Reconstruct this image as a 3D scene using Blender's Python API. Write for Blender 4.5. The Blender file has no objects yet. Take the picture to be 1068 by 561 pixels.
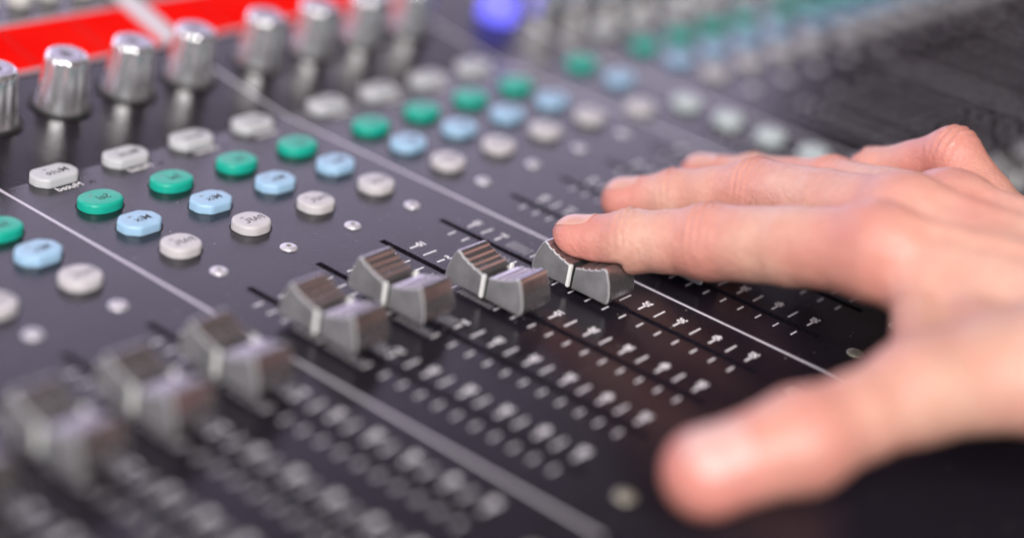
import bpy, bmesh, math, random
import numpy as np
from mathutils import Matrix, Vector
random.seed(4)
S = 0.001                                   # everything below is written in millimetres
scene = bpy.context.scene
COL = scene.collection

# ------------------------------------------------------------------ materials
def mat(name, color, rough=0.5, metal=0.0, **kw):
    m = bpy.data.materials.new(name); m.use_nodes = True
    b = m.node_tree.nodes['Principled BSDF']
    b.inputs['Base Color'].default_value = (*color, 1)
    b.inputs['Roughness'].default_value = rough
    b.inputs['Metallic'].default_value = metal
    for k, v in kw.items():
        b.inputs[k].default_value = v
    return m
def nd(m, t, **kw):
    n = m.node_tree.nodes.new(t)
    for k, v in kw.items(): setattr(n, k, v)
    return n
def lk(m, a, b): m.node_tree.links.new(a, b)
def bs(m): return m.node_tree.nodes['Principled BSDF']
def noise(m, scale, detail=3, rough=0.55, co=None):
    if co is None:
        co = nd(m, 'ShaderNodeTexCoord').outputs['Object']
    n = nd(m, 'ShaderNodeTexNoise'); n.inputs['Scale'].default_value = scale
    n.inputs['Detail'].default_value = detail; n.inputs['Roughness'].default_value = rough
    lk(m, co, n.inputs['Vector']); return n.outputs['Fac']
def rng(m, fac, a, b, lo=0.3, hi=0.7):
    r = nd(m, 'ShaderNodeMapRange'); r.inputs['From Min'].default_value = lo; r.inputs['From Max'].default_value = hi
    r.inputs['To Min'].default_value = a; r.inputs['To Max'].default_value = b
    lk(m, fac, r.inputs['Value']); return r.outputs['Result']
def bump(m, fac, strength, dist, prev=None):
    b = nd(m, 'ShaderNodeBump'); b.inputs['Strength'].default_value = strength; b.inputs['Distance'].default_value = dist
    lk(m, fac, b.inputs['Height'])
    if prev is not None: lk(m, prev, b.inputs['Normal'])
    return b.outputs['Normal']
def mix(m, fac, c1, c2):
    x = nd(m, 'ShaderNodeMix', data_type='RGBA')
    if isinstance(fac, float): x.inputs[0].default_value = fac
    else: lk(m, fac, x.inputs[0])
    for i, c in ((6, c1), (7, c2)):
        if isinstance(c, tuple): x.inputs[i].default_value = (*c, 1)
        else: lk(m, c, x.inputs[i])
    return x.outputs[2]

# powder coated, dark violet-grey panel with grain and a little dust
M_panel = mat('powder_coated_panel', (0.03, 0.026, 0.034), 0.4)
bs(M_panel).inputs['Specular IOR Level'].default_value = 0.4
n1 = noise(M_panel, 1500, 2); n2 = noise(M_panel, 60, 4)
lk(M_panel, rng(M_panel, n2, 0.17, 0.23), bs(M_panel).inputs['Roughness'])
lk(M_panel, bump(M_panel, n1, 0.6, 0.00012), bs(M_panel).inputs['Normal'])
vo = nd(M_panel, 'ShaderNodeTexVoronoi'); vo.inputs['Scale'].default_value = 260
lk(M_panel, nd(M_panel, 'ShaderNodeTexCoord').outputs['Object'], vo.inputs['Vector'])
dust = rng(M_panel, vo.outputs['Distance'], 1.0, 0.0, 0.05, 0.10)
keep = rng(M_panel, noise(M_panel, 45, 2), 0.0, 1.0, 0.44, 0.54)
mu = nd(M_panel, 'ShaderNodeMath', operation='MULTIPLY'); lk(M_panel, dust, mu.inputs[0]); lk(M_panel, keep, mu.inputs[1])
base = mix(M_panel, rng(M_panel, n1, 0, 1, .35, .7), (0.008, 0.006, 0.010), (0.018, 0.015, 0.023))
lk(M_panel, mix(M_panel, mu.outputs[0], base, (0.2, 0.18, 0.17)), bs(M_panel).inputs['Base Color'])

M_black = mat('slot_black', (0.006, 0.006, 0.006), 0.6)
M_rail = mat('fader_rail', (0.03, 0.029, 0.027), 0.45, 0.3)
M_ink = mat('white_print', (0.88, 0.85, 0.88), 0.5)
M_inkdim = mat('grey_print', (0.22, 0.20, 0.23), 0.5)
M_seam = mat('aluminium_seam', (0.74, 0.70, 0.75), 0.34, 0.55)
M_text = mat('black_print', (0.03, 0.03, 0.035), 0.5)
M_textg = mat('grey_print_button', (0.22, 0.22, 0.24), 0.5)
def plastic(name, c, c2=None):
    m = mat(name, c, 0.38)
    b = bs(m); b.inputs['Subsurface Weight'].default_value = 0.35
    b.inputs['Subsurface Radius'].default_value = (1, 1, 1); b.inputs['Subsurface Scale'].default_value = 0.0012
    f = noise(m, 500, 3); lk(m, bump(m, f, 0.12, 0.0001), b.inputs['Normal'])
    g = noise(m, 130, 3); lk(m, rng(m, g, 0.3, 0.48), b.inputs['Roughness'])
    k = tuple(v * 0.9 for v in c)
    lk(m, mix(m, rng(m, noise(m, 90, 3), 0, 1), k, c), b.inputs['Base Color'])
    return m
M_white = plastic('white_key_plastic', (0.56, 0.565, 0.59))
M_teal = plastic('teal_key_plastic', (0.008, 0.43, 0.32))
M_blue = plastic('pale_blue_key_plastic', (0.36, 0.56, 0.76))
M_cream = plastic('cream_key_plastic', (0.58, 0.55, 0.57))
M_dimkey = plastic('dim_key_plastic', (0.55, 0.62, 0.62))
# satin metal-look fader caps, fine scratches
M_cap = mat('satin_grey_cap', (0.50, 0.475, 0.49), 0.27, 0.92)
tc = nd(M_cap, 'ShaderNodeTexCoord'); mp = nd(M_cap, 'ShaderNodeMapping')
mp.inputs['Scale'].default_value = (0.25, 3, 3); lk(M_cap, tc.outputs['Object'], mp.inputs['Vector'])
f = noise(M_cap, 900, 3, co=mp.outputs['Vector']); lk(M_cap, bump(M_cap, f, 0.25, 0.00008), bs(M_cap).inputs['Normal'])
lk(M_cap, rng(M_cap, noise(M_cap, 220, 4), 0.18, 0.3), bs(M_cap).inputs['Roughness'])
M_capside = mat('satin_grey_cap_side', (0.30, 0.295, 0.31), 0.42, 0.35)
f = noise(M_capside, 1400, 3); lk(M_capside, bump(M_capside, f, 0.3, 0.00008), bs(M_capside).inputs['Normal'])
lk(M_capside, mix(M_capside, rng(M_capside, noise(M_capside, 160, 5), 0, 1), (0.19, .187, .195), (0.29, .285, .30)), bs(M_capside).inputs['Base Color'])
M_edge = mat('worn_highlit_cap_edge', (0.52, 0.51, 0.53), 0.35, 0.5)  # lighter bevel band: wear, with the edge highlight put into its colour
M_pointer = mat('white_pointer', (0.86, 0.86, 0.84), 0.4)
M_chrome = mat('polished_chrome', (0.86, 0.85, 0.86), 0.2, 0.88)
lk(M_chrome, rng(M_chrome, noise(M_chrome, 300, 4), 0.16, 0.25), bs(M_chrome).inputs['Roughness'])
M_knobtop = mat('lilac_knob_top', (0.42, 0.39, 0.52), 0.35, 0.2)
M_dimple = mat('knob_dimple', (0.22, 0.2, 0.25), 0.4, 0.3)
M_divider = mat('divider_plastic', (0.60, 0.555, 0.62), 0.35)
M_palknob = mat('pale_knob_plastic', (0.75, 0.72, 0.70), 0.35)
M_screw = mat('nickel_screw', (0.66, 0.63, 0.68), 0.33, 0.45)
M_screwdim = mat('aged_screw', (0.34, 0.32, 0.26), 0.35, 0.4)
lk(M_screwdim, rng(M_screwdim, noise(M_screwdim, 700, 3), 0.25, 0.5), bs(M_screwdim).inputs['Roughness'])
def glow(name, c, s, base=(0.02, 0.02, 0.02)):
    m = mat(name, base, 0.25)
    bs(m).inputs['Emission Color'].default_value = (*c, 1); bs(m).inputs['Emission Strength'].default_value = s
    return m
M_screen = glow('red_backlit_screen', (1.0, 0.018, 0.012), 1.0)
bs(M_screen).inputs['Base Color'].default_value = (0.004, 0.001, 0.001, 1); bs(M_screen).inputs['Specular IOR Level'].default_value = 0.0; bs(M_screen).inputs['Roughness'].default_value = 0.5
f = noise(M_screen, 25, 2)
lk(M_screen, mix(M_screen, rng(M_screen, f, 0, 1), (0.95, 0.003, 0.003), (1.0, 0.014, 0.009)), bs(M_screen).inputs['Emission Color'])
M_screenline = glow('dark_screen_rule', (0.5, 0.005, 0.005), 0.8)
M_bezel = mat('screen_bezel', (0.55, 0.35, 0.38), 0.35)
M_bluelamp = glow('blue_lamp', (0.14, 0.13, 1.0), 1.5, (0.1, 0.1, 0.4))
M_pad = mat('black_vinyl', (0.012, 0.011, 0.011), 0.55)
lk(M_pad, bump(M_pad, noise(M_pad, 500, 4), 0.4, 0.0003), bs(M_pad).inputs['Normal'])
M_desk = mat('dark_desk', (0.03, 0.025, 0.022), 0.5)
lk(M_desk, mix(M_desk, noise(M_desk, 20, 4), (0.02, 0.018, 0.016), (0.045, 0.036, 0.03)), bs(M_desk).inputs['Base Color'])

# ------------------------------------------------------------------ helpers
def obj(name, bm, mats, parent=None, loc=(0, 0, 0), rx=0.0, smooth=False):
    me = bpy.data.meshes.new(name)
    bmesh.ops.transform(bm, matrix=Matrix.Scale(S, 4), verts=bm.verts)
    bm.to_mesh(me); bm.free()
    for m in (mats if isinstance(mats, (list, tuple)) else [mats]): me.materials.append(m)
    if smooth:
        for p in me.polygons: p.use_smooth = True
    o = bpy.data.objects.new(name, me); COL.objects.link(o)
    o.location = [v * S for v in loc]; o.rotation_euler = (rx, 0, 0)
    if parent is not None: o.parent = parent
    return o
def inst(src, parent, loc=(0, 0, 0), rx=0.0):
    o = src.copy(); COL.objects.link(o); o.parent = parent
    o.location = [v * S for v in loc]; o.rotation_euler = (rx, 0, 0)
    return o
def box(bm, x0, x1, y0, y1, z0, z1, mi=0):
    r = bmesh.ops.create_cube(bm, size=1)
    for v in r['verts']:
        v.co = Vector((x0 + (v.co.x + .5) * (x1 - x0), y0 + (v.co.y + .5) * (y1 - y0), z0 + (v.co.z + .5) * (z1 - z0)))
    for f in {f for v in r['verts'] for f in v.link_faces}: f.material_index = mi
    return r['verts']
def lathe(bm, prof, seg=32, mi=0, rad=None, sx=1, sy=1):
    """prof: (radius, z) from outside bottom to the centre top"""
    rings = []
    for (r, z) in prof:
        if r < 1e-6: rings.append([bm.verts.new((0, 0, z))]); continue
        ring = []
        for i in range(seg):
            a = 2 * math.pi * i / seg; k = rad(a, z) if rad else 1
            ring.append(bm.verts.new((r * k * math.cos(a) * sx, r * k * math.sin(a) * sy, z)))
        rings.append(ring)
    for a, b in zip(rings[:-1], rings[1:]):
        for i in range(seg):
            j = (i + 1) % seg
            if len(b) == 1 and len(a) > 1: f = bm.faces.new((a[i], a[j], b[0]))
            elif len(a) == 1: continue
            else: f = bm.faces.new((a[i], a[j], b[j], b[i]))
            f.material_index = mi; f.smooth = True
def outline_solid(bm, pts, levels, mi=0):
    """closed outline, levels = list of (inset, z): each ring is the outline shrunk towards its middle"""
    n = len(pts)
    rings = []
    for ins, z in levels:
        ring = []
        for (x, y) in pts:
            l = math.hypot(x, y); k = max(0.0, (l - ins) / l)
            ring.append(bm.verts.new((x * k, y * k, z)))
        rings.append(ring)
    for a, b in zip(rings[:-1], rings[1:]):
        for i in range(n):
            j = (i + 1) % n
            f = bm.faces.new((a[i], a[j], b[j], b[i])); f.smooth = True; f.material_index = mi
    f = bm.faces.new(rings[-1]); f.smooth = True; f.material_index = mi
def superpts(a, b, p, n=40, cut=None):
    out = []
    for i in range(n):
        t = 2 * math.pi * i / n; c, s = math.cos(t), math.sin(t)
        out.append((a * math.copysign(abs(c) ** (2 / p), c), b * math.copysign(abs(s) ** (2 / p), s)))
    return out
def roundpoly(corners, r, seg=5):
    """polygon with rounded corners"""
    out = []; n = len(corners)
    for i in range(n):
        p0, p1, p2 = Vector(corners[i - 1]), Vector(corners[i]), Vector(corners[(i + 1) % n])
        d0 = (p0 - p1).normalized(); d1 = (p2 - p1).normalized()
        a = p1 + d0 * r; b = p1 + d1 * r
        for k in range(seg + 1):
            t = k / seg
            q = a * (1 - t) ** 2 + p1 * 2 * t * (1 - t) + b * t ** 2
            out.append((q.x, q.y))
    return out
_txt = {}
def text_mesh(body, size, bm, cx, cy, z, mi=0, tiltx=0):
    """adds flat lettering, reversed left to right as in the photograph"""
    if body not in _txt:
        cu = bpy.data.curves.new('lettering', 'FONT'); cu.body = body; cu.size = 1
        cu.align_x = 'CENTER'; cu.align_y = 'CENTER'; cu.resolution_u = 3; cu.offset = 0.04 if body[0] in '0123456789' else 0.02 if body[0] in '0123456789' or body == 'Muted' else 0.004
        t = bpy.data.objects.new('lettering', cu); COL.objects.link(t)
        dg = bpy.context.evaluated_depsgraph_get()
        me = bpy.data.meshes.new_from_object(t.evaluated_get(dg))
        _txt[body] = ([tuple(v.co) for v in me.vertices], [tuple(p.vertices) for p in me.polygons])
        bpy.data.objects.remove(t); bpy.data.curves.remove(cu); bpy.data.meshes.remove(me)
    vs, fs = _txt[body]
    nv = [bm.verts.new((cx - v[0] * size, cy + v[1] * size, z)) for v in vs]
    for f in fs:
        try:
            g = bm.faces.new([nv[i] for i in reversed(f)]); g.material_index = mi
        except ValueError: pass

# panel profile: flat fader area, then two shallow upward breaks
def zp(y):
    if y < 80: return 0.0
    if y < 134: return 0.13 * (y - 80)
    if y < 158: return 0.13 * 54 + 0.26 * (y - 134)
    return 0.13 * 54 + 0.26 * 24 + 0.02 * (y - 158)
def tilt(y): return 0.0 if y < 80 else (math.atan(0.13) if y < 134 else (math.atan(0.26) if y < 158 else math.atan(0.02)))
P, G = 25.25, 7.81
def U(k): return P * k + G * math.floor(k / 4)
SLOT_T, SLOT_B, SW = 0.0, -108.0, 1.15

# ------------------------------------------------------------------ console
root = bpy.data.objects.new('mixing_console', None); COL.objects.link(root)
root['label'] = 'dark violet-grey audio mixing console with coloured keys, chrome knobs and grey faders'
root['category'] = 'mixing console'

def panel(x0, x1, slots, y0=-205.0, ytop=300.0):
    """one module plate with real slots cut through it"""
    bm = bmesh.new(); T = 3.0
    xs = [x0 + .15]
    for s in slots: xs += [s - SW, s + SW]
    xs.append(x1 - .15)
    ys = [y0, SLOT_B, SLOT_T, 80, 134, 158, ytop]
    vt = {}
    def V(x, y, dz=0):
        k = (round(x, 3), round(y, 3), dz)
        if k not in vt: vt[k] = bm.verts.new((x, y, zp(y) + dz))
        return vt[k]
    for i in range(len(xs) - 1):
        for j in range(len(ys) - 1):
            a, b, c, d = xs[i], xs[i + 1], ys[j], ys[j + 1]
            if i % 2 == 1 and j == 1:
                for (p, q) in (((a, c), (a, d)), ((b, d), (b, c)), ((a, d), (b, d)), ((b, c), (a, c))):
                    bm.faces.new((V(*p), V(*q), V(*q, -T), V(*p, -T)))
                continue
            bm.faces.new((V(a, c), V(b, c), V(b, d), V(a, d)))
    for (xa, sgn) in ((xs[0], 1), (xs[-1], -1)):
        for j in range(len(ys) - 1):
            f = (V(xa, ys[j]), V(xa, ys[j + 1]), V(xa, ys[j + 1], -T), V(xa, ys[j], -T))
            bm.faces.new(f if sgn > 0 else tuple(reversed(f)))
    for i in range(len(xs) - 1):
        for y, r in ((ys[0], 0), (ys[-1], 1)):
            f = (V(xs[i + 1], y), V(xs[i], y), V(xs[i], y, -T), V(xs[i + 1], y, -T))
            bm.faces.new(f if not r else tuple(reversed(f)))
    bmesh.ops.recalc_face_normals(bm, faces=bm.faces)
    return obj('control_panel', bm, M_panel, root)

def seam(x, w=0.5):
    bm = bmesh.new()
    ys = [-125, 60, 79, 81, 133, 135, 157, 159, 299]
    rows = []
    for y in ys:
        rows.append([bm.verts.new((x + dx, y, zp(y) + dz)) for dx, dz in ((-w, -1.5), (-w, .10), (-w * .5, .22), (w * .5, .22), (w, .10), (w, -1.5))])
    for a, b in zip(rows[:-1], rows[1:]):
        for i in range(5): bm.faces.new((a[i], a[i + 1], b[i + 1], b[i]))
    bm.faces.new(rows[0]); bm.faces.new(list(reversed(rows[-1])))
    bmesh.ops.recalc_face_normals(bm, faces=bm.faces)
    return obj('seam_trim', bm, M_seam, root)

BW = 4 * P + G
XB = lambda n: BW * n - P / 2 - G / 2                  # left edge of module n
for n in (-1, 0, 1):
    panel(XB(n), XB(n + 1), [U(4 * n + i) for i in range(4)])
MX0, MX1 = XB(2), 243.0
panel(MX0, MX1, [217.6])
RB = [271.0 + P * i + G * (i // 4) for i in range(14)]
panel(MX1, 254.5, [])
for n in range(4):
    panel(254.5 + BW * n, 254.5 + BW * (n + 1), RB[4 * n:4 * n + 4])
for x in [XB(0), XB(1), XB(2), MX1] + [254.5 + BW * n for n in (1, 2, 3)]: seam(x)
bm = bmesh.new()                                       # underside tray closing the slots, side cheeks
box(bm, XB(-1) + 1, 254.5 + BW * 4 - 1, -204, 133, -12, -9)
box(bm, XB(-1) - 14, XB(-1) - .3, -275, 300, -70, 6); box(bm, 254.5 + BW * 4 + .3, 254.5 + BW * 4 + 14, -275, 300, -70, 6)
vs = box(bm, XB(-1), 254.5 + BW * 4, -204, 300, -70, -13)
obj('chassis', bm, M_black, root)

# padded rest along the front
bm = bmesh.new()
prof = [(-207, -20), (-207, -4), (-210, -1.8), (-217, -.8), (-240, -.4), (-256, -1.2), (-268, -5), (-274, -13), (-274, -60), (-207, -60)]
r0 = [bm.verts.new((XB(-1), y, z)) for y, z in prof]; r1 = [bm.verts.new((254.5 + BW * 4, y, z)) for y, z in prof]
for i in range(len(prof)):
    j = (i + 1) % len(prof); bm.faces.new((r0[i], r0[j], r1[j], r1[i]))
bm.faces.new(r0); bm.faces.new(list(reversed(r1)))
bmesh.ops.recalc_face_normals(bm, faces=bm.faces)
arm = obj('arm_rest', bm, M_pad, root)
bv = arm.modifiers.new('b', 'BEVEL'); bv.width = .003; bv.segments = 3

# ---- screw
def torx(a, z): return 1.0
def make_screw(m):
    bm = bmesh.new()
    lathe(bm, [(2.5, 0.0), (2.45, 0.25), (2.15, 0.52), (1.6, 0.66), (1.05, 0.7)], 28)
    # star shaped socket
    pts = []
    for i in range(24):
        a = 2 * math.pi * i / 24; pts.append((.75 + .17 * math.cos(6 * a), a))
    top = [bm.verts.new((r * math.cos(a), r * math.sin(a), .7)) for r, a in pts]
    bot = [bm.verts.new((r * .9 * math.cos(a), r * .9 * math.sin(a), .1)) for r, a in pts]
    ring = [bm.verts.new((1.05 * math.cos(a), 1.05 * math.sin(a), .7)) for r, a in pts]
    for i in range(24):
        j = (i + 1) % 24
        bm.faces.new((ring[i], ring[j], top[j], top[i]))
        f = bm.faces.new((top[i], top[j], bot[j], bot[i])); f.material_index = 1
    f = bm.faces.new(bot); f.material_index = 1
    return obj('screw', bm, [m, M_screwdim], root)
scr = make_screw(M_screw); scr2 = make_screw(M_screwdim)
first = [True, True]
def screw(x, y, dim=False):
    s = scr2 if dim else scr
    if first[dim]: s.location = (x * S, y * S, 0); first[dim] = False; s.rotation_euler.z = random.random() * 3; return s
    o = inst(s, root, (x, y, 0)); o.rotation_euler.z = random.random() * 3
    return o

# ---- keys
def lettering_on(key, body, size, x=.6, y=-.5, z=2.76, m=None):
    bm = bmesh.new(); text_mesh(body, size, bm, x, y, z)
    e = [bm.verts.new((-1.9 + .75 * math.cos(a), 1.9 + .32 * math.sin(a), z - .02)) for a in [i * math.pi / 5 for i in range(10)]]
    bm.faces.new(e).material_index = 1
    return obj('lettering', bm, [M_text, M_textg], key)
LV = [(0, 0), (0, 2.05), (.14, 2.4), (.42, 2.62), (.9, 2.7), (2.5, 2.72)]
def chamfer_rect(a, b, c, r=.9): return roundpoly([(-a + c, -b), (a - c, -b), (a, -b + c), (a, b - c), (a - c, b), (-a + c, b), (-a, b - c), (-a, -b + c)], r)
SHAPES = {
 'mute_button': (roundpoly([(-5, -4.3), (5, -4.3), (7.2, -1.6), (7.2, 1.6), (5, 4.3), (-5, 4.3), (-7.2, 1.6), (-7.2, -1.6)], 1.0), M_white, 'Mute', 3.7),
 'select_button': (superpts(6.5, 5.1, 2.25), M_teal, 'Sel', 3.7),
 'mix_button': (roundpoly([(-3.4, -4.7), (3.4, -4.7), (6.3, -1.9), (6.3, 1.9), (3.4, 4.7), (-3.4, 4.7), (-6.3, 1.9), (-6.3, -1.9)], 1.0), M_blue, 'Mix', 3.7),
 'listen_button': (roundpoly([(-2.6, -4.9), (2.6, -4.9), (5.4, -2.4), (5.4, 2.4), (2.6, 4.9), (-2.6, 4.9), (-5.4, 2.4), (-5.4, -2.4)], 1.7), M_cream, 'PAFL', 3.3)}
ROWY = {'mute_button': 78.3, 'select_button': 58.4, 'mix_button': 42.2, 'listen_button': 25.6}
protos = {}
def key(kind, x, y, material=None, body=None):
    tag = (kind, material.name if material else '')
    if tag not in protos:
        pts, m, tx, sz = SHAPES[kind]
        bm = bmesh.new(); outline_solid(bm, pts, LV)
        f = bm.faces.new([bm.verts.new((px_ * (1 + .5 / math.hypot(px_, py_)), py_ * (1 + .5 / math.hypot(px_, py_)), .04)) for px_, py_ in pts]); f.material_index = 1
        k = obj(kind, bm, [material or m, M_black], root, (x, y, zp(y)), tilt(y))
        if body is None: body = tx
        t = lettering_on(k, body, sz) if body else None
        protos[tag] = (k, t); return k
    k0, t0 = protos[tag]
    k = inst(k0, root, (x + random.uniform(-.12, .12), y + random.uniform(-.12, .12), zp(y)), tilt(y)); k.rotation_euler.z = random.uniform(-.025, .025)
    if t0: inst(t0, k)
    return k
# recess ring printed dark round each key, one per kind
def key_gap(kind, x, y): pass

for k in range(-4, 8):
    x = U(k)
    for kind in ('mute_button', 'select_button', 'mix_button', 'listen_button'):
        key(kind, x, ROWY[kind])
    screw(x, 11.0); screw(x, -119.3, True)
# master strip
key('select_button', 227.8, 61); key('mix_button', 228, 43.5); key('listen_button', 209.6, 21.5)
for y in (15, -3, -20.5, -38): key('listen_button', 230, y, M_dimkey, '')
for x in RB:
    for kind in ('mute_button', 'select_button', 'mix_button', 'listen_button'):
        key(kind, x, ROWY[kind] + 3)
    screw(x, 11.0); screw(x, -119.3, True)

# panel print below the mute keys: the word Muted and a dark mark
protos_print = []
for k in range(-1, 8):
    x = U(k)
    if not protos_print:
        bm = bmesh.new(); text_mesh('Muted', 3.4, bm, .6, -6.1, .06)
        text_mesh('Pk', 2.6, bm, 8.0, -6.6, .07, 1)
        protos_print.append(obj('panel_lettering', bm, [M_ink, M_text], root, (x, ROWY['mute_button'], zp(78.3))))
    else: inst(protos_print[0], root, (x, ROWY['mute_button'], zp(78.3)))

# ---- faders
def cap_profile():
    pts = []
    def half(sgn):
        p = [(0.95, 2.0), (0.95, 8.1)]
        # concave saddle carrying four grip steps
        N = 4
        y0, y1 = 1.6, 9.4
        def zc(y): return 8.35 + 2.9 * ((y - .9) / 8.9) ** 1.55
        st = (y1 - y0) / N
        for i in range(N):
            a = y0 + i * st
            p += [(a, zc(a) - .05), (a + st * .55, zc(a + st * .55) - .06), (a + st * .68, zc(a + st * .68) + .3), (a + st * .95, zc(a + st * .95) + .22)]
        p += [(9.9, 11.45), (10.5, 11.3), (11.0, 10.7), (12.2, 8.0), (13.0, 5.0), (13.1, 3.2), (12.8, 2.3), (12.2, 2.0)]
        return [(sgn * y, z) for y, z in p]
    return half(1), half(-1)
def ext(bm, prof, w, rnd, mi_side, mi_top):
    n = len(prof); cy = sum(p[0] for p in prof) / n; cz = 5.0
    def off(d):
        out = []
        for i in range(n):
            a, b, c = Vector(prof[i - 1]), Vector(prof[i]), Vector(prof[(i + 1) % n])
            e1 = (b - a); e2 = (c - b)
            nn = Vector((e1.y, -e1.x)).normalized() + Vector((e2.y, -e2.x)).normalized()
            if nn.length < 1e-6: nn = Vector((0, 1))
            nn.normalize(); out.append(b - nn * d * orient)
        return out
    area = sum(prof[i - 1][0] * prof[i][1] - prof[i][0] * prof[i - 1][1] for i in range(n))
    orient = 1 if area > 0 else -1
    def wid(z, x): return math.copysign(abs(x) - max(0, (z - 2)) * .045, x)
    rings = []
    for x, d in ((-w, rnd), (-w + rnd * .35, rnd * .3), (-w + rnd, 0), (w - rnd, 0), (w - rnd * .35, rnd * .3), (w, rnd)):
        rings.append([bm.verts.new((wid(q[1], x), q[0], q[1])) for q in off(d)])
    for k, (a, b) in enumerate(zip(rings[:-1], rings[1:])):
        for i in range(n):
            j = (i + 1) % n
            f = bm.faces.new((a[i], a[j], b[j], b[i])); f.material_index = mi_top if k == 2 else 3
            if k != 2: f.smooth = False
    f1 = bm.faces.new(rings[0]); f2 = bm.faces.new(list(reversed(rings[-1])))
    f1.material_index = f2.material_index = mi_side
bm = bmesh.new()
hA, hB = cap_profile()
ext(bm, hA, 6.25, .34, 1, 0); ext(bm, hB, 6.25, .34, 1, 0)
bmesh.ops.recalc_face_normals(bm, faces=bm.faces)
box(bm, -5.5, 5.5, -.949, .949, 1.2, 6.6, 2); box(bm, -.9, .9, -4, 4, -8, 2.2, 2)
fader_root = bpy.data.objects.new('fader', None); COL.objects.link(fader_root); fader_root.parent = root
cap0 = obj('fader_cap', bm, [M_cap, M_capside, M_black, M_edge], fader_root)
bm = bmesh.new()
box(bm, -6.32, -5.4, 0.15, 0.98, 1.9, 8.3); box(bm, 5.4, 6.32, 0.15, 0.98, 1.9, 8.3)
ptr0 = obj('pointer_line', bm, M_pointer, fader_root)
# scale printed either side of the slot
bm = bmesh.new()
def tick(x0, x1, y, w=.4): 
    vs = [bm.verts.new(p) for p in ((x0, y - w, .05), (x1, y - w, .05), (x1, y + w, .05), (x0, y + w, .05))]; bm.faces.new(vs)
labs = {-8: '10', -18: '5', -45.6: '5', -57: '10', -68.4: '20', -79.8: '30', -91.2: '40', -102.6: '50'}
for y, t in labs.items():
    tick(3.0, 6.2, y, .32); text_mesh(t, 3.1, bm, 7.9, y + .1, .055)
for y in (-13, -31, -51.3, -62.2, -73.6, -85.2, -96.6): tick(2.9, 8.4, y, .27)
for y in [-8, -13, -18, -30.5] + [-45.4 - 5.71 * i for i in range(11)]: tick(-5.9, -2.6, y, .26)
for (x0, x1) in ((-6.1, -2.5), (2.9, 8.2)):
    nx = int((x1 - x0) / .78)
    for (ya, yb) in ((-29, -20.5), (-44, -32)):
        for j in range(int((yb - ya) / .78)):
            for i in range(nx):
                cx = x0 + .78 * i + (.39 if j % 2 else 0); cy = ya + .78 * j; h = .21
                f = bm.faces.new([bm.verts.new(p) for p in ((cx - h, cy, .05), (cx, cy - h, .05), (cx + h, cy, .05), (cx, cy + h, .05))])
scale0 = obj('scale_marking', bm, M_ink, fader_root)
bm = bmesh.new()
box(bm, -SW - .4, -.35, SLOT_B - .5, SLOT_T + .5, -8, -1.5); box(bm, .35, SW + .4, SLOT_B - .5, SLOT_T + .5, -8, -1.5)
rail0 = obj('guide_rail', bm, M_rail, fader_root)
used = False
def fader(x, cy):
    global used
    if not used:
        fader_root.location = (x * S, 0, 0); cap0.location = (0, cy * S, 0); ptr0.location = (0, cy * S, 0); used = True; return
    r = fader_root.copy(); COL.objects.link(r); r.parent = root; r.location = (x * S, 0, 0)
    inst(cap0, r, (0, cy, 0)); inst(ptr0, r, (0, cy, 0)); inst(scale0, r); inst(rail0, r)
CAPY = {-4: -30, -3: -32.0, -2: -31.4, -1: -30.4, 0: -29.8, 1: -29.4, 2: -41.2, 3: -51.0, 4: -60, 5: -52, 6: -55, 7: -58}
for k in range(-4, 8): fader(U(k), CAPY[k])
fader(217.6, -70)
for x in RB: fader(x, -98)

# ---- chrome knobs
def make_knob():
    r = bpy.data.objects.new('rotary_knob', None); COL.objects.link(r); r.parent = root
    bm = bmesh.new()
    def fl(a, z):
        if z < 1.4 or z > 16.5: return 1
        return 1 - .12 * min(1, (z - 1.3) / 8) * max(0, math.cos(8 * a)) ** 1.5
    lathe(bm, [(8.0, 0), (8.05, .6), (7.9, 1.3), (7.6, 3), (7.25, 7), (6.9, 11), (6.6, 14.3), (6.45, 16), (6.0, 17), (5.3, 17.4), (5.0, 17.3)], 144, rad=fl)
    obj('knob_body', bm, M_chrome, r)
    bm = bmesh.new(); lathe(bm, [(5.1, 16), (5.1, 17.25), (4.7, 17.5), (2.6, 17.55), (1.9, 17.1), (1.6, 16.8), (0, 16.75)], 40)
    for f in bm.faces:
        if f.calc_center_median().xy.length < 1.95: f.material_index = 1
    obj('knob_top', bm, [M_knobtop, M_dimple], r)
    bm = bmesh.new(); lathe(bm, [(9.6, 0.02), (9.6, .5), (9.1, .7), (7.0, .7)], 48)
    obj('knob_glare_cover', bm, M_black, r)  # dark ring added to hide the knob's bright reflection in the panel
    return r
kn = make_knob()
def place_knob(x, y, firstone=False):
    r = kn if firstone else kn.copy()
    if not firstone: COL.objects.link(r)
    r.parent = root; r.location = (x * S, y * S, zp(y) * S); r.rotation_euler = (tilt(y), 0, 0)
    if not firstone:
        for ch in list(kn.children): inst(ch, r)
    return r
place_knob(U(0) + 4, 113, True)
for k in (-1, 1, 2, 3, 4, 5, 6, 7): place_knob(U(k) + (4 if k < 4 else 2), 113)
for x in RB[:6]: place_knob(x - 12, 104)

# blue lit dome on the master strip
bm = bmesh.new(); lathe(bm, [(7.6, 0), (7.6, 4), (7.0, 7), (5.3, 9.4), (3, 10.6), (0, 10.9)], 32)
d = obj('indicator_lamp', bm, M_bluelamp, root, (234, 108, zp(108)), tilt(108))
d['label'] = 'glowing blue-violet dome'

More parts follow.
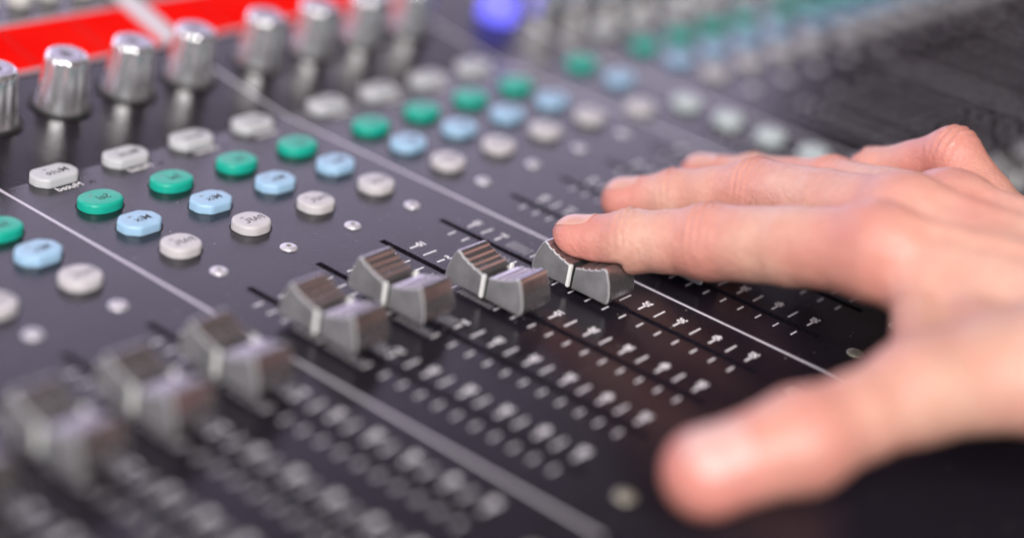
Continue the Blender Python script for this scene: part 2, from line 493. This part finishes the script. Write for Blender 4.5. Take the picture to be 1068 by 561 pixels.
# ---- red screens above the knobs, one per module
def screen(x0, x1):
    r = bpy.data.objects.new('display', None); COL.objects.link(r); r.parent = root
    yb, yt = 134.2, 156.0
    r.location = (0, yb * S, zp(yb) * S); r.rotation_euler = (tilt(yb), 0, 0)
    L = (yt - yb) / math.cos(tilt(yb))
    bm = bmesh.new(); vs = box(bm, x0 + 5, x1 - 5, 0, L, .05, .5)
    for i in range(1, 4):
        xx = x0 + (x1 - x0) * i / 4
        box(bm, xx - .25, xx + .25, 0.4, L - .4, .502, .55, 1)
    obj('screen_glass', bm, [M_screen, M_screenline], r)
    bm = bmesh.new()
    box(bm, x0 + 3.6, x1 - 3.6, -1.3, 0, 0, .8); box(bm, x0 + 3.6, x1 - 3.6, L, L + 1.3, 0, .8)
    box(bm, x0 + 3.6, x0 + 5, 0, L, 0, .8); box(bm, x1 - 5, x1 - 3.6, 0, L, 0, .8)
    obj('bezel', bm, M_bezel, r)
screen(XB(-1), XB(0)); screen(XB(0), XB(1)); screen(XB(1), XB(2) - 2)
for n in (0, 1, 2):
    bm = bmesh.new()
    pts = roundpoly([(-3.3, -18), (3.3, -18), (3.3, 18), (-3.3, 18)], 2.8)
    outline_solid(bm, pts, [(0, 0), (0, 1.6), (.5, 2.2), (1.2, 2.4)])
    yb = 151.5
    obj('screen_divider', bm, M_divider, root, (XB(n), yb, zp(yb)), tilt(yb))
# small pale knobs of the row above the screens
bm = bmesh.new(); lathe(bm, [(4.3, 0), (4.2, 1), (3.6, 6), (3.3, 8), (2.6, 8.7), (0, 8.9)], 28)
sk = obj('encoder_knob', bm, M_palknob, root, (U(0), 174, zp(174)), tilt(174))
for i in range(0, 17):
    x = -16 + 12.65 * i
    if abs(x - U(0)) > 3: inst(sk, root, (x, 174 + (i % 2) * 1.5, zp(174)), tilt(174))

# ------------------------------------------------------------------ hand
def smin(a, b, k):
    h = np.clip(0.5 + 0.5 * (b - a) / k, 0, 1)
    return b * (1 - h) + a * h - k * h * (1 - h)
def cone(p, a, b, ra, rb):
    a = np.array(a, np.float32); b = np.array(b, np.float32); ab = b - a
    t = np.clip(((p - a) @ ab) / (ab @ ab), 0, 1)
    d = p - a - t[..., None] * ab
    return np.sqrt((d * d).sum(-1)) - (ra + (rb - ra) * t)
def ell(p, c, r, M=None):
    q = p - np.array(c, np.float32)
    if M is not None: q = q @ np.array(M, np.float32)
    r = np.array(r, np.float32)
    k0 = np.sqrt(((q / r) ** 2).sum(-1)); k1 = np.sqrt(((q / (r * r)) ** 2).sum(-1)) + 1e-6
    return k0 * (k0 - 1) / k1
HJ = {  # joints: (mm) mcp, pip, dip, tip centre and radii
 'index': [(88, -126, 39), (86, -81, 23.5), (81.5, -60, 16.2), (77.5, -45.5, 11.8)],
 'middle': [(110, -122, 40), (123, -73, 25.5), (120.5, -49, 15.2), (116.5, -35, 9.8)],
 'ring': [(130, -126, 38), (147, -84, 26), (149, -58, 18), (148, -41, 13.2)],
 'pinky': [(148, -140, 30), (156, -113, 45), (158, -91, 31), (157, -78, 19)],
 'thumb': [(88, -194, 41), (41, -161, 32), (14, -150, 24.5), (-2.6, -138.5, 17.4)],
}
HR = {'index': [11.2, 9.9, 8.4, 6.9], 'middle': [11, 9.7, 8.1, 6.9], 'ring': [10.5, 8.6, 7.4, 6.5], 'pinky': [9.5, 7.6, 6.6, 6.0], 'thumb': [14, 10.4, 10.3, 9.8]}
def hand_sdf(p):
    out = None
    for f in ('index', 'middle', 'ring', 'pinky'):
        J, Rr = HJ[f], HR[f]
        d = None
        for i in range(3):
            # phalanges are slightly waisted between the joints
            a = np.array(J[i]); b = np.array(J[i + 1]); m = (a + b) / 2; rm = (Rr[i] + Rr[i + 1]) / 2 - (.8 if i else .4)
            c = smin(cone(p, a, m, Rr[i], rm), cone(p, m, b, rm, Rr[i + 1]), 1.5)
            d = c if d is None else smin(d, c, 2.5)
        out = d if out is None else smin(out, d, 1.6)
    W = np.array((112, -212, 43.))
    palm = None
    for f, wofs, r0, r1 in (('index', (-14, 4, 0), 10.5, 12), ('middle', (-5, 2, 1), 11, 13), ('ring', (7, 0, 0), 11, 13), ('pinky', (17, 0, -3), 10.5, 12.5)):
        a = np.array(HJ[f][0]) + (0, -2, -1.); b = W + wofs
        c = cone(p, a, b, r0, r1)
        palm = c if palm is None else smin(palm, c, 8)
    palm = smin(palm, ell(p, (120, -165, 30), (28, 36, 12)), 10)          # palm flesh
    fore = cone(p, W + (0, 6, 2), (150, -300, 60), 17, 23)
    fore = smin(fore, cone(p, W + (12, 6, 2), (170, -300, 60), 16, 23), 8)
    palm = smin(palm, fore, 16)
    out = smin(out, palm, 7)
    J, Rr = HJ['thumb'], HR['thumb']
    th = None
    for i in range(3):
        a = np.array(J[i]); b = np.array(J[i + 1]); m = (a + b) / 2; rm = (Rr[i] + Rr[i + 1]) / 2 - (.8 if i else 0)
        c = smin(cone(p, a, m, Rr[i], rm), cone(p, m, b, rm, Rr[i + 1]), 2)
        th = c if th is None else smin(th, c, 5)
    th = smin(th, ell(p, (74, -182, 36), (18, 16, 12)), 8)              # ball of the thumb
    web = smin(smin(cone(p, (86, -139, 34), (52, -157, 33), 6, 6.5), cone(p, (90, -152, 36), (60, -168, 35), 8, 8.5), 5), cone(p, (92, -168, 38), (72, -182, 37), 9, 10), 5)                 # web between thumb and index
    th = smin(th, web, 10)
    out = smin(out, th, 6)
    # the pad of the index finger flattens against the cap it presses
    dy = np.abs(p[..., 1] + 51.0)
    ztop = 8.7 + 2.9 * (np.clip(dy - .9, 0, 9.4) / 8.9) ** 1.55
    capd = np.maximum(np.maximum(np.abs(p[..., 0] - 75.75) - 6.5, dy - 11.5), p[..., 2] - ztop)
    out = -smin(-out, capd, 2.2)
    # tendons, a raised vein and knuckle bumps on the back of the hand
    for f, wx in (('index', -10), ('middle', -4), ('ring', 3), ('pinky', 9)):
        a = np.array(HJ[f][0]) + (0, -4, HR[f][0] - 1.2); out = smin(out, cone(p, a, W + (wx, 12, 12.5), 1.9, 1.3), 3.5)
    out = smin(out, cone(p, (98, -142, 48.5), (96, -176, 55), 1.2, 1.3), 2.2)
    for f in ('index', 'middle', 'ring', 'pinky'):
        a = np.array(HJ[f][0]); 
        out = smin(out, ell(p, a + (0, 0, 5.5), (7, 9, 5.6)), 6)
    return out
def wrinkles(p):
    """small displacement: creases over the finger joints"""
    w = np.zeros(p.shape[:-1], np.float32)
    for f, joints in (('index', (1, 2)), ('middle', (1, 2)), ('ring', (1, 2)), ('pinky', (1, 2)), ('thumb', (2,))):
        J = HJ[f]
        for j in joints:
            c = np.array(J[j]); ax = np.array(J[j]) - np.array(J[j - 1]); ax2 = (np.array(J[j + 1]) - c) if j + 1 < len(J) else ax
            ax = ax / np.linalg.norm(ax) + ax2 / np.linalg.norm(ax2); ax /= np.linalg.norm(ax)
            q = p - c; s = q @ ax; perp = q - s[..., None] * ax
            amp = .36 if f != 'pinky' else .48
            up = np.clip(perp[..., 2] / (np.linalg.norm(perp, axis=-1) + 1e-5), -.2, 1)
            w += amp * np.exp(-(s / (3.8 if j == 1 else 2.4)) ** 2) * np.clip(up + .15, 0, 1) * np.cos(s * 2 * math.pi / 2.3 + .35 * np.sin(perp[..., 0] * 1.2)) * np.exp(-np.clip(np.linalg.norm(q, axis=-1) - 14, 0, 99))
    return w
H = 0.64
lo = np.array((-18, -300, -1.0)); hi = np.array((205, -22, 90.0))
nx, ny, nz = (np.ceil((hi - lo) / H).astype(int) + 1)
V = np.empty((nx, ny, nz), np.float32)
ygrid = (lo[1] + H * np.arange(ny)).astype(np.float32); zgrid = (lo[2] + H * np.arange(nz)).astype(np.float32)
B_ = 12
bc = [np.arange(0, n, B_) for n in (nx, ny, nz)]
ctr = np.stack(np.meshgrid(*[lo[i] + H * (bc[i] + B_ / 2) for i in range(3)], indexing='ij'), -1).astype(np.float32)
dc = hand_sdf(ctr)
xgrid = (lo[0] + H * np.arange(nx)).astype(np.float32)
for i, j, k in np.ndindex(dc.shape):
    sl_ = tuple(slice(int(bc[a][q]), int(min(n, bc[a][q] + B_))) for a, q, n in ((0, i, nx), (1, j, ny), (2, k, nz)))
    if abs(dc[i, j, k]) > H * B_ * .95 + 5: V[sl_] = dc[i, j, k]; continue
    V[sl_] = hand_sdf(np.stack(np.meshgrid(xgrid[sl_[0]], ygrid[sl_[1]], zgrid[sl_[2]], indexing='ij'), -1))
def surface_nets(V):
    ins = V < 0
    c = np.zeros(tuple(s - 1 for s in V.shape), np.int8)
    sl = [slice(0, -1), slice(1, None)]
    for a in (0, 1):
        for b in (0, 1):
            for d in (0, 1): c += ins[sl[a], sl[b], sl[d]]
    act = np.argwhere((c > 0) & (c < 8))
    idx = -np.ones(c.shape, np.int64); idx[tuple(act.T)] = np.arange(len(act))
    acc = np.zeros((len(act), 3)); cnt = np.zeros(len(act))
    corners = [(a, b, d) for a in (0, 1) for b in (0, 1) for d in (0, 1)]
    for i in range(8):
        for j in range(i + 1, 8):
            A, B = np.array(corners[i]), np.array(corners[j])
            if np.abs(A - B).sum() != 1: continue
            va = V[tuple((act + A).T)]; vb = V[tuple((act + B).T)]
            m = (va < 0) != (vb < 0); t = va[m] / (va[m] - vb[m])
            acc[m] += A + t[:, None] * (B - A); cnt[m] += 1
    pos = act + acc / cnt[:, None]
    quads = []
    for ax in range(3):
        sh = [slice(None)] * 3; s2 = [slice(None)] * 3; sh[ax] = slice(0, -1); s2[ax] = slice(1, None)
        a = ins[tuple(sh)]; b = ins[tuple(s2)]
        e = np.argwhere(a != b); flip = a[tuple(e.T)]
        o1, o2 = [(1, 2), (2, 0), (0, 1)][ax]
        ok = (e[:, o1] > 0) & (e[:, o2] > 0) & (e[:, o1] < V.shape[o1] - 1) & (e[:, o2] < V.shape[o2] - 1)
        e = e[ok]; flip = flip[ok]
        d1 = np.zeros(3, int); d1[o1] = 1; d2 = np.zeros(3, int); d2[o2] = 1
        q = np.stack([idx[tuple((e - d1 - d2).T)], idx[tuple((e - d2).T)], idx[tuple(e.T)], idx[tuple((e - d1).T)]], 1)
        q[~flip] = q[~flip][:, ::-1]
        quads.append(q)
    return pos, np.concatenate(quads)
pos, quads = surface_nets(V)
pos = lo + pos * H
# relax, then snap back on to the form and press in the creases
for it in range(3):
    acc = np.zeros_like(pos); cnt = np.zeros(len(pos))
    for i in range(4):
        a, b = quads[:, i], quads[:, (i + 1) % 4]
        np.add.at(acc, a, pos[b]); np.add.at(acc, b, pos[a]); np.add.at(cnt, a, 1); np.add.at(cnt, b, 1)
    pos = pos * .4 + acc / cnt[:, None] * .6
def grad(p, e=.4):
    g = np.stack([hand_sdf(p + np.eye(3)[i] * e) - hand_sdf(p - np.eye(3)[i] * e) for i in range(3)], -1)
    return g / (np.linalg.norm(g, axis=-1, keepdims=True) + 1e-9)
for it in range(2): pos = pos - grad(pos) * hand_sdf(pos)[:, None]
N = grad(pos)
pos = pos + N * wrinkles(pos)[:, None]
me = bpy.data.meshes.new('person')
me.from_pydata((pos * S).tolist(), [], quads.tolist()); me.update()
for p_ in me.polygons: p_.use_smooth = True
# natural redness of the skin over knuckles and finger ends (pigment, stays with the skin)
red = np.zeros(len(pos))
for f in HJ:
    J = HJ[f]
    pts = [(J[1], 11, .75), (J[3], 11, .8), (J[0], 15, .6)] if f != 'thumb' else [(J[2], 13, .55), (J[3], 15, .9)]
    for c_, r_, a_ in pts: red = np.maximum(red, a_ * np.exp(-(np.linalg.norm(pos - np.array(c_), axis=1) / r_) ** 2 * 0.9 + .3))
at = me.attributes.new('flush', 'FLOAT', 'POINT'); at.data.foreach_set('value', np.clip(red, 0, 1).astype(np.float32))
hand = bpy.data.objects.new('person', me); COL.objects.link(hand)
hand['label'] = 'bare hand reaching in from the right, index finger pressing down a fader cap'
hand['category'] = 'person'

M_skin = mat('skin', (0.7, 0.42, 0.33), 0.42)
b = bs(M_skin)
b.inputs['Subsurface Weight'].default_value = 0.3; b.inputs['Subsurface Radius'].default_value = (1.0, 0.42, 0.25); b.inputs['Subsurface Scale'].default_value = 0.002
a_ = nd(M_skin, 'ShaderNodeAttribute', attribute_name='flush')
nm = noise(M_skin, 70, 4); nf = noise(M_skin, 420, 3)
c1 = mix(M_skin, rng(M_skin, nm, 0, 1), (0.60, 0.33, 0.25), (0.69, 0.42, 0.33))
c2 = mix(M_skin, a_.outputs['Fac'], c1, (0.66, 0.225, 0.195))
c3 = mix(M_skin, rng(M_skin, noise(M_skin, 38, 3), 0, .75, .42, .68), c2, (0.57, 0.21, 0.175))
lk(M_skin, mix(M_skin, rng(M_skin, nf, 0, .35), c3, (0.52, 0.24, 0.18)), b.inputs['Base Color'])
vv = nd(M_skin, 'ShaderNodeTexVoronoi'); vv.inputs['Scale'].default_value = 900
lk(M_skin, nd(M_skin, 'ShaderNodeTexCoord').outputs['Object'], vv.inputs['Vector'])
nn_ = bump(M_skin, vv.outputs['Distance'], 0.6, 0.0002)
nn_ = bump(M_skin, noise(M_skin, 260, 4), 0.55, 0.0006, nn_)
nn_ = bump(M_skin, noise(M_skin, 90, 3), 0.5, 0.0014, nn_)
lk(M_skin, nn_, b.inputs['Normal'])
lk(M_skin, rng(M_skin, noise(M_skin, 200, 3), .36, .52), b.inputs['Roughness'])
me.materials.append(M_skin)

M_nail = mat('finger_nail', (0.62, 0.34, 0.285), 0.24)
bs(M_nail).inputs['Subsurface Weight'].default_value = .4; bs(M_nail).inputs['Subsurface Scale'].default_value = .0015
M_nail2 = mat('thumb_nail', (0.64, 0.38, 0.34), 0.42)
def nail(f, up, length, width, back):
    """curved plate hugging the finger end; up = dorsal direction"""
    J = HJ[f]; tip = np.array(J[3], float); ax = tip - np.array(J[2], float); ax /= np.linalg.norm(ax)
    up = np.array(up, float); up -= (up @ ax) * ax; up /= np.linalg.norm(up); sd = np.cross(ax, up)
    r = HR[f][3]; NU, NV = 17, 17
    pts = []
    for i in range(NU):
        s = i / (NU - 1) * 2 - 1
        for j in range(NV):
            t = j / (NV - 1) * 2 - 1
            # squircle mapping
            uu = s * math.sqrt(1 - t * t * .38); ww = t * math.sqrt(1 - s * s * .38)
            ang = ww * width / r / 2
            pts.append((uu * length / 2 + back, ang))
    out = []
    for s, ang in pts:
        dirv = up * math.cos(ang) + sd * math.sin(ang)
        o = tip + ax * min(s, 0); tilt_ = max(s, 0) / r
        dv = dirv * math.cos(tilt_) + ax * math.sin(tilt_)
        out.append((o + dv * (r + 6), dv))
    pp = np.array([q[0] for q in out]); dd = np.array([q[1] for q in out])
    for _ in range(12): pp = pp - dd * hand_sdf(pp)[:, None] * .9
    out = list(zip(pp, dd))
    bm = bmesh.new()
    top = [bm.verts.new(p_ + d_ * .18) for p_, d_ in out]; bot = [bm.verts.new(p_ - d_ * .4) for p_, d_ in out]
    for i in range(NU - 1):
        for j in range(NV - 1):
            k = i * NV + j
            bm.faces.new((top[k], top[k + NV], top[k + NV + 1], top[k + 1])).smooth = True
    edge = [i * NV for i in range(NU)] + [(NU - 1) * NV + j for j in range(1, NV)] + [i * NV + NV - 1 for i in range(NU - 2, -1, -1)] + [j for j in range(NV - 2, 0, -1)]
    for a, b_ in zip(edge, edge[1:] + edge[:1]): bm.faces.new((top[a], top[b_], bot[b_], bot[a]))
    bmesh.ops.recalc_face_normals(bm, faces=bm.faces)
    return obj('finger_nail', bm, M_nail2 if f == 'thumb' else M_nail, hand)
nail('index', (.08, .2, 1), 12.5, 10.5, 0)
nail('middle', (-.05, .2, 1), 12, 10.5, -.3)
nail('ring', (-.1, .15, 1), 11, 10, -1.5)
nail('pinky', (.1, .1, 1), 9, 8.5, -1.2)
nail('thumb', (-.35, -.25, 1), 14, 14, -2)

# ------------------------------------------------------------------ desk under the console
bm = bmesh.new(); box(bm, -900, 1700, -500, 900, -100, -71)
dk = obj('desk', bm, M_desk); dk['kind'] = 'structure'

# ------------------------------------------------------------------ light
w = bpy.data.worlds.new('World'); scene.world = w; w.use_nodes = True
bg = w.node_tree.nodes['Background']; bg.inputs[0].default_value = (0.66, 0.50, 0.44, 1); bg.inputs[1].default_value = 0.09
def area(name, loc, target, sx, sy, power, color):
    l = bpy.data.lights.new(name, 'AREA'); l.shape = 'RECTANGLE'; l.size = sx; l.size_y = sy; l.energy = power; l.color = color
    o = bpy.data.objects.new(name, l); COL.objects.link(o); o.location = loc
    o.rotation_euler = (Vector(target) - Vector(loc)).to_track_quat('-Z', 'Y').to_euler()
    return o
area('window_light', (1.45, 2.0, 0.80), (1.45, 0, 0.80), 5.7, 1.78, 66, (0.80, 0.72, 1.0))
area('softbox_light', (-0.9, -0.85, 0.95), (0.05, -0.05, 0.0), 0.8, 0.8, 36, (1.0, 0.97, 0.95))
area('knob_streak_fill', (-1.5, 0.35, 0.75), (0.05, 0, 0.0), 0.35, 1.1, 8, (1.0, 0.97, 0.95))  # added lamp, gives the chrome its streaks and lifts the sides
area('overhead_fill', (0.6, 1.1, 2.3), (0.1, 0.1, 0), 1.0, 0.6, 7, (0.95, 0.92, 1.0))  # added unseen lamp, brightens the panel above the screens

# ------------------------------------------------------------------ camera
cam = bpy.data.cameras.new('camera'); co = bpy.data.objects.new('camera', cam); COL.objects.link(co)
right = Vector((0.61593, -0.7725, 0.15452)); down = Vector((-0.25207, -0.37908, -0.89037)); fwd = Vector((0.74639, 0.50945, -0.42821))
m = Matrix((right, -down, -fwd)).transposed().to_4x4(); m.translation = Vector((-282.23, -271.97, 201.10)) * S
co.matrix_world = m
cam.sensor_width = 36; cam.sensor_fit = 'HORIZONTAL'; cam.lens = 1776.57 / 1068 * 36
cam.clip_start = 0.02; cam.clip_end = 50
cam.dof.use_dof = True; cam.dof.focus_distance = 0.464; cam.dof.aperture_fstop = cam.lens / 23.0
scene.camera = co

scene.render.engine = 'CYCLES'
scene.view_settings.view_transform = 'Standard'; scene.view_settings.look = 'None'
scene.view_settings.exposure = 0; scene.view_settings.gamma = 1
